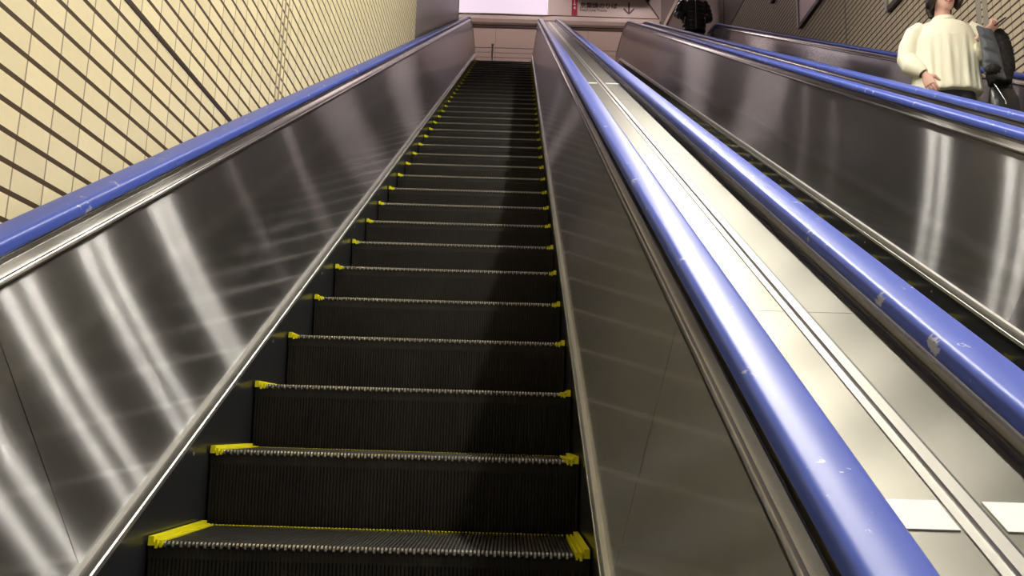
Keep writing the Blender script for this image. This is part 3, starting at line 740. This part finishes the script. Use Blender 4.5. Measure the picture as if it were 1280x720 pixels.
for s_ in (-1, 1):
    mb.tube([(s_*0.095, 0.02, 0.95), (s_*0.105, 0.01, 0.75), (s_*0.110, 0.0, 0.50), (s_*0.112, 0.02, 0.28), (s_*0.112, 0.025, 0.10)], [0.115, 0.110, 0.098, 0.092, 0.088], 18)
fuse('trousers', mb, M_pants, 0.009, 3, WO)
for s_ in (-1, 1):
    mb = MB(); mb.tube([(s_*0.108, 0.085, 0.045), (s_*0.11, 0.0, 0.048), (s_*0.115, -0.09, 0.036), (s_*0.118, -0.165, 0.026)], [(0.036, 0.040), (0.046, 0.045), (0.048, 0.034), (0.030, 0.022)], 16, up=(0, 0, 1))
    mb.prism([(s_*0.112+0.05*math.cos(t_*PI/8)*(1.0), -0.04+0.145*math.sin(t_*PI/8)) for t_ in range(16)], 'z', 0.0, 0.012)
    fuse('shoe', mb, M_shoe, 0.006, 1, WO)
tag(WO, 'person in a cream knit sweater with dark bob hair, looking at a phone', 'person')
Mw = Matrix.Translation((wx, wy, wz)) @ Matrix.Rotation(math.radians(-6), 4, 'Z')
def held(name, loc):
    p = Mw @ Vector(loc); return empty(name, p, math.radians(-6))
# phone
PH = held('mobile_phone', (0.285, -0.262, 1.425)); PH.rotation_euler = (math.radians(-70), math.radians(-35), math.radians(-25))
mb = MB(); mb.box(-0.040, 0.040, -0.005, 0.005, -0.085, 0.085); me = mb.mesh('phone_body', M_phone); c_ = link('phone_body', me, PH)
bv = c_.modifiers.new('b', 'BEVEL'); bv.width = 0.004; bv.segments = 3
mb = MB(); mb.box(-0.036, 0.036, 0.005, 0.0058, -0.078, 0.078); link('screen', mb.mesh('screen', mat('phone_glass', (0.08, 0.09, 0.11), 0.05)), PH)
tag(PH, 'dark mobile phone in the raised hand of the person in cream', 'phone')
# fur coat over the arm
CT = held('fur_coat', (0.330, -0.12, 1.02))
mb = MB()
mb.tube([(0.01, 0.0, -0.03), (0.018, 0.0, 0.08), (0.010, 0.0, 0.22), (-0.01, -0.01, 0.33), (-0.03, -0.03, 0.395)], [(0.070, 0.09), (0.092, 0.115), (0.094, 0.12), (0.082, 0.11), (0.050, 0.07)], 20, up=(0, 1, 0))
mb.tube([(-0.155, -0.14, 0.015), (-0.115, -0.15, 0.03), (-0.07, -0.13, 0.02)], [0.030, 0.040, 0.038], 14)
fur = fuse('fur', mb, M_fur, 0.008, 2, CT)
tx = random.Random(3)
for v in fur.data.vertices:
    n_ = v.normal; v.co += n_*(tx.random()-0.3)*0.012
mb = MB()   # grey quilted lining turned out towards the sweater
q = [(-0.19, 0.36), (-0.115, 0.40), (-0.045, 0.36), (-0.02, 0.20), (0.005, 0.08), (-0.05, 0.0), (-0.125, 0.03), (-0.150, 0.15)]
nn = 4
for j in range(nn):
    t0, t1 = j/nn, (j+1)/nn
    def lr(t):
        zt = 0.39-0.37*t
        return (-0.200+0.055*t+0.01*math.sin(t*5), -0.100+0.095*t, zt-0.03*t)
    a0, b0, z0 = lr(t0); a1, b1, z1 = lr(t1-0.012)
    for h_ in range(1):
        f0, f1 = 0.0, 1.0
        xs = [a0+(b0-a0)*f0, a0+(b0-a0)*f1, a1+(b1-a1)*f1, a1+(b1-a1)*f0]
        zs = [z0-0.05*f0, z0-0.05*f1, z1-0.05*f1, z1-0.05*f0]
        cx_, cz_ = sum(xs)/4, sum(zs)/4; yb = -0.155+0.02*t0
        vs = [(xs[i], yb, zs[i]) for i in range(4)]+[(xs[i]*0.55+cx_*0.45, yb-0.016, zs[i]*0.55+cz_*0.45) for i in range(4)]+[(xs[i], yb+0.03, zs[i]) for i in range(4)]
        mb.add(vs, [(4, 5, 6, 7)]+[(i, (i+1) % 4, 4+(i+1) % 4, 4+i) for i in range(4)]+[(8+i, 8+(i+1) % 4, (i+1) % 4, i) for i in range(4)]+[(11, 10, 9, 8)])
mb.tube([(-0.13, -0.13, 0.37), (-0.09, -0.13, 0.2), (-0.06, -0.12, 0.03)], [(0.045, 0.018), (0.05, 0.018), (0.05, 0.018)], 12, up=(0, 1, 0))
o = fuse('quilted_lining', mb, M_quilt, 0.006, 2, CT); o['label'] = 'grey quilted lining'
tag(CT, 'black fur coat with grey quilted lining draped over the arm of the person in cream', 'coat')
# handbag
BG = held('handbag', (0.365, -0.10, 0.745))
mb = MB()
mb.tube([(0.0, 0, 0.0), (0.0, 0, 0.02), (0.0, 0, 0.12), (-0.01, 0, 0.20), (-0.015, 0, 0.235)], [(0.10, 0.045), (0.118, 0.06), (0.112, 0.058), (0.090, 0.040), (0.078, 0.022)], 22, up=(0, 1, 0))
fuse('bag_body', mb, M_leather, 0.006, 2, BG)
mb = MB(); mb.tube([(-0.085, -0.055, 0.235), (-0.055, -0.066, 0.16), (-0.02, -0.068, 0.085), (-0.018, -0.068, 0.06)], [0.0035, 0.0035, 0.0035, 0.006], 8); link('zip', mb.mesh('zip', M_silver, True), BG)
for y_ in (-0.03, 0.03):
    mb = MB(); mb.tube([(-0.07, y_, 0.20), (-0.065, y_, 0.32), (-0.03, y_, 0.40), (0.02, y_, 0.40), (0.05, y_, 0.32), (0.055, y_, 0.20)], 0.007, 8); link('handle', mb.mesh('handle', M_leather, True), BG)
tag(BG, 'black leather handbag with silver zip hanging below the fur coat', 'handbag')

# ---- man in a black puffer jacket at the top of the right escalator
mx_, my_, mz_ = 4.12, 16.42, ZK
MO = empty('person', (mx_, my_, mz_))
M_puff = mat('black_puffer', (0.013, 0.013, 0.016), 0.22, 0, 0.35, bump=0.5, bscale=14)
mb = MB()
mb.tube([(0, 0.02, 0.95), (0, 0.02, 1.08), (0, 0.01, 1.25), (0, 0.0, 1.46), (0, 0.01, 1.62), (0, 0.01, 1.69), (0, 0.0, 1.80)],
        [(0.18, 0.13), (0.18, 0.13), (0.165, 0.12), (0.20, 0.13), (0.19, 0.10), (0.07, 0.07), (0.062, 0.062)], 20)
for s_ in (-1, 1):
    mb.tube([(s_*0.10, 0.02, 1.0), (s_*0.11, 0.01, 0.82), (s_*0.11, 0.0, 0.55), (s_*0.11, 0.02, 0.33), (s_*0.12, 0.03, 0.09)], [0.11, 0.095, 0.065, 0.062, 0.043], 14)
    mb.tube([(s_*0.12, 0.06, 0.04), (s_*0.125, -0.05, 0.035), (s_*0.13, -0.16, 0.022)], [(0.038, 0.038), (0.043, 0.030), (0.036, 0.018)], 12)
    mb.tube([(s_*0.18, 0.01, 1.62), (s_*0.23, 0.01, 1.58), (s_*0.32, 0.04, 1.33), (s_*0.22, -0.10, 1.16)], [0.06, 0.058, 0.046, 0.030], 12)
HM = (0, -0.02, 1.87)
head(mb, HM, 0.27)
body = fuse('body', mb, M_skin, 0.009, 3, MO)
mbh = MB()
for s_ in (-1, 1): hand(mbh, (s_*0.215, -0.095, 1.15), (-s_*0.65, 0.15, -0.7), (s_*0.1, -0.9, 0.3), -s_, 1.15, 0.5)
hm = fuse('_hands', mbh, M_skin, 0.004, 2)
bm = bmesh.new(); bm.from_mesh(body.data); bm.from_mesh(hm); bm.to_mesh(body.data); bm.free()
body.data.polygons.foreach_set('use_smooth', [True]*len(body.data.polygons))
face_bits(MO, HM, 0.27, mat('lip_dull', (0.42, 0.18, 0.15), 0.5), M_eye, M_hair)
mb = MB(); mb.ball((0, 0.018, HM[2]+0.055), (0.098, 0.118, 0.095), 20, 14); fuse('hair', mb, M_hair, 0.009, 2, MO)
mb = MB()   # quilted jacket: bulging baffles
pts, rad = [], []
zz = 0.84
while zz < 1.66:
    t_ = (zz-0.84)/0.82; base = 0.235+0.02*math.sin(t_*3); tap = 1.0 if t_ < 0.80 else 1-(t_-0.80)*2.2
    bul = 0.018*abs(math.sin(PI*(zz-0.84)/0.105))
    pts.append((0, 0.0, zz)); rad.append((base*tap+bul, 0.165*tap+bul)); zz += 0.0175
mb.tube(pts, rad, 26)
mb.tube([(0, 0.0, 1.62), (0, 0.0, 1.70), (0, 0.01, 1.76)], [(0.13, 0.12), (0.115, 0.11), (0.10, 0.10)], 20)
def sleeve(P):
    P = [Vector(p) for p in P]; out, rr_ = [], []; L_ = 0
    for a, b in zip(P[:-1], P[1:]):
        m_ = max(3, int((b-a).length/0.018))
        for q_ in range(m_):
            out.append(a.lerp(b, q_/m_)); rr_.append(0.078+0.016*abs(math.sin(PI*L_/0.095))); L_ += (b-a).length/m_
    mb.tube(out, rr_, 16)
sleeve([(-0.20, 0.01, 1.58), (-0.30, 0.03, 1.46), (-0.345, 0.04, 1.30), (-0.30, -0.06, 1.22), (-0.205, -0.115, 1.15)])
sleeve([(0.20, 0.01, 1.58), (0.28, 0.03, 1.46), (0.325, 0.04, 1.30), (0.32, 0.0, 1.18), (0.21, -0.11, 1.12)])
fuse('puffer_jacket', mb, M_puff, 0.010, 1, MO)
mb = MB(); mb.tube([(0, -0.186, 0.86), (0, -0.190, 1.2), (0, -0.180, 1.50), (0, -0.12, 1.70)], 0.008, 8); link('zip', mb.mesh('zip', M_silver, True), MO)
mb = MB(); mb.tube([(0, 0.02, 1.06), (0, 0.02, 0.90)], [(0.20, 0.145), (0.19, 0.135)], 18)
for s_ in (-1, 1): mb.tube([(s_*0.10, 0.02, 0.98), (s_*0.11, 0.01, 0.75), (s_*0.115, 0.0, 0.5), (s_*0.12, 0.02, 0.28), (s_*0.122, 0.025, 0.09)], [0.125, 0.11, 0.09, 0.082, 0.075], 16)
fuse('trousers', mb, M_pants, 0.010, 3, MO)
for s_ in (-1, 1):
    mb = MB(); mb.tube([(s_*0.122, 0.09, 0.048), (s_*0.125, 0.0, 0.05), (s_*0.13, -0.10, 0.038), (s_*0.132, -0.185, 0.028)], [(0.040, 0.044), (0.05, 0.048), (0.050, 0.036), (0.032, 0.024)], 16, up=(0, 0, 1))
    fuse('shoe', mb, M_shoe, 0.007, 1, MO)
tag(MO, 'person in a glossy black puffer jacket stepping onto the right escalator at its top', 'person')
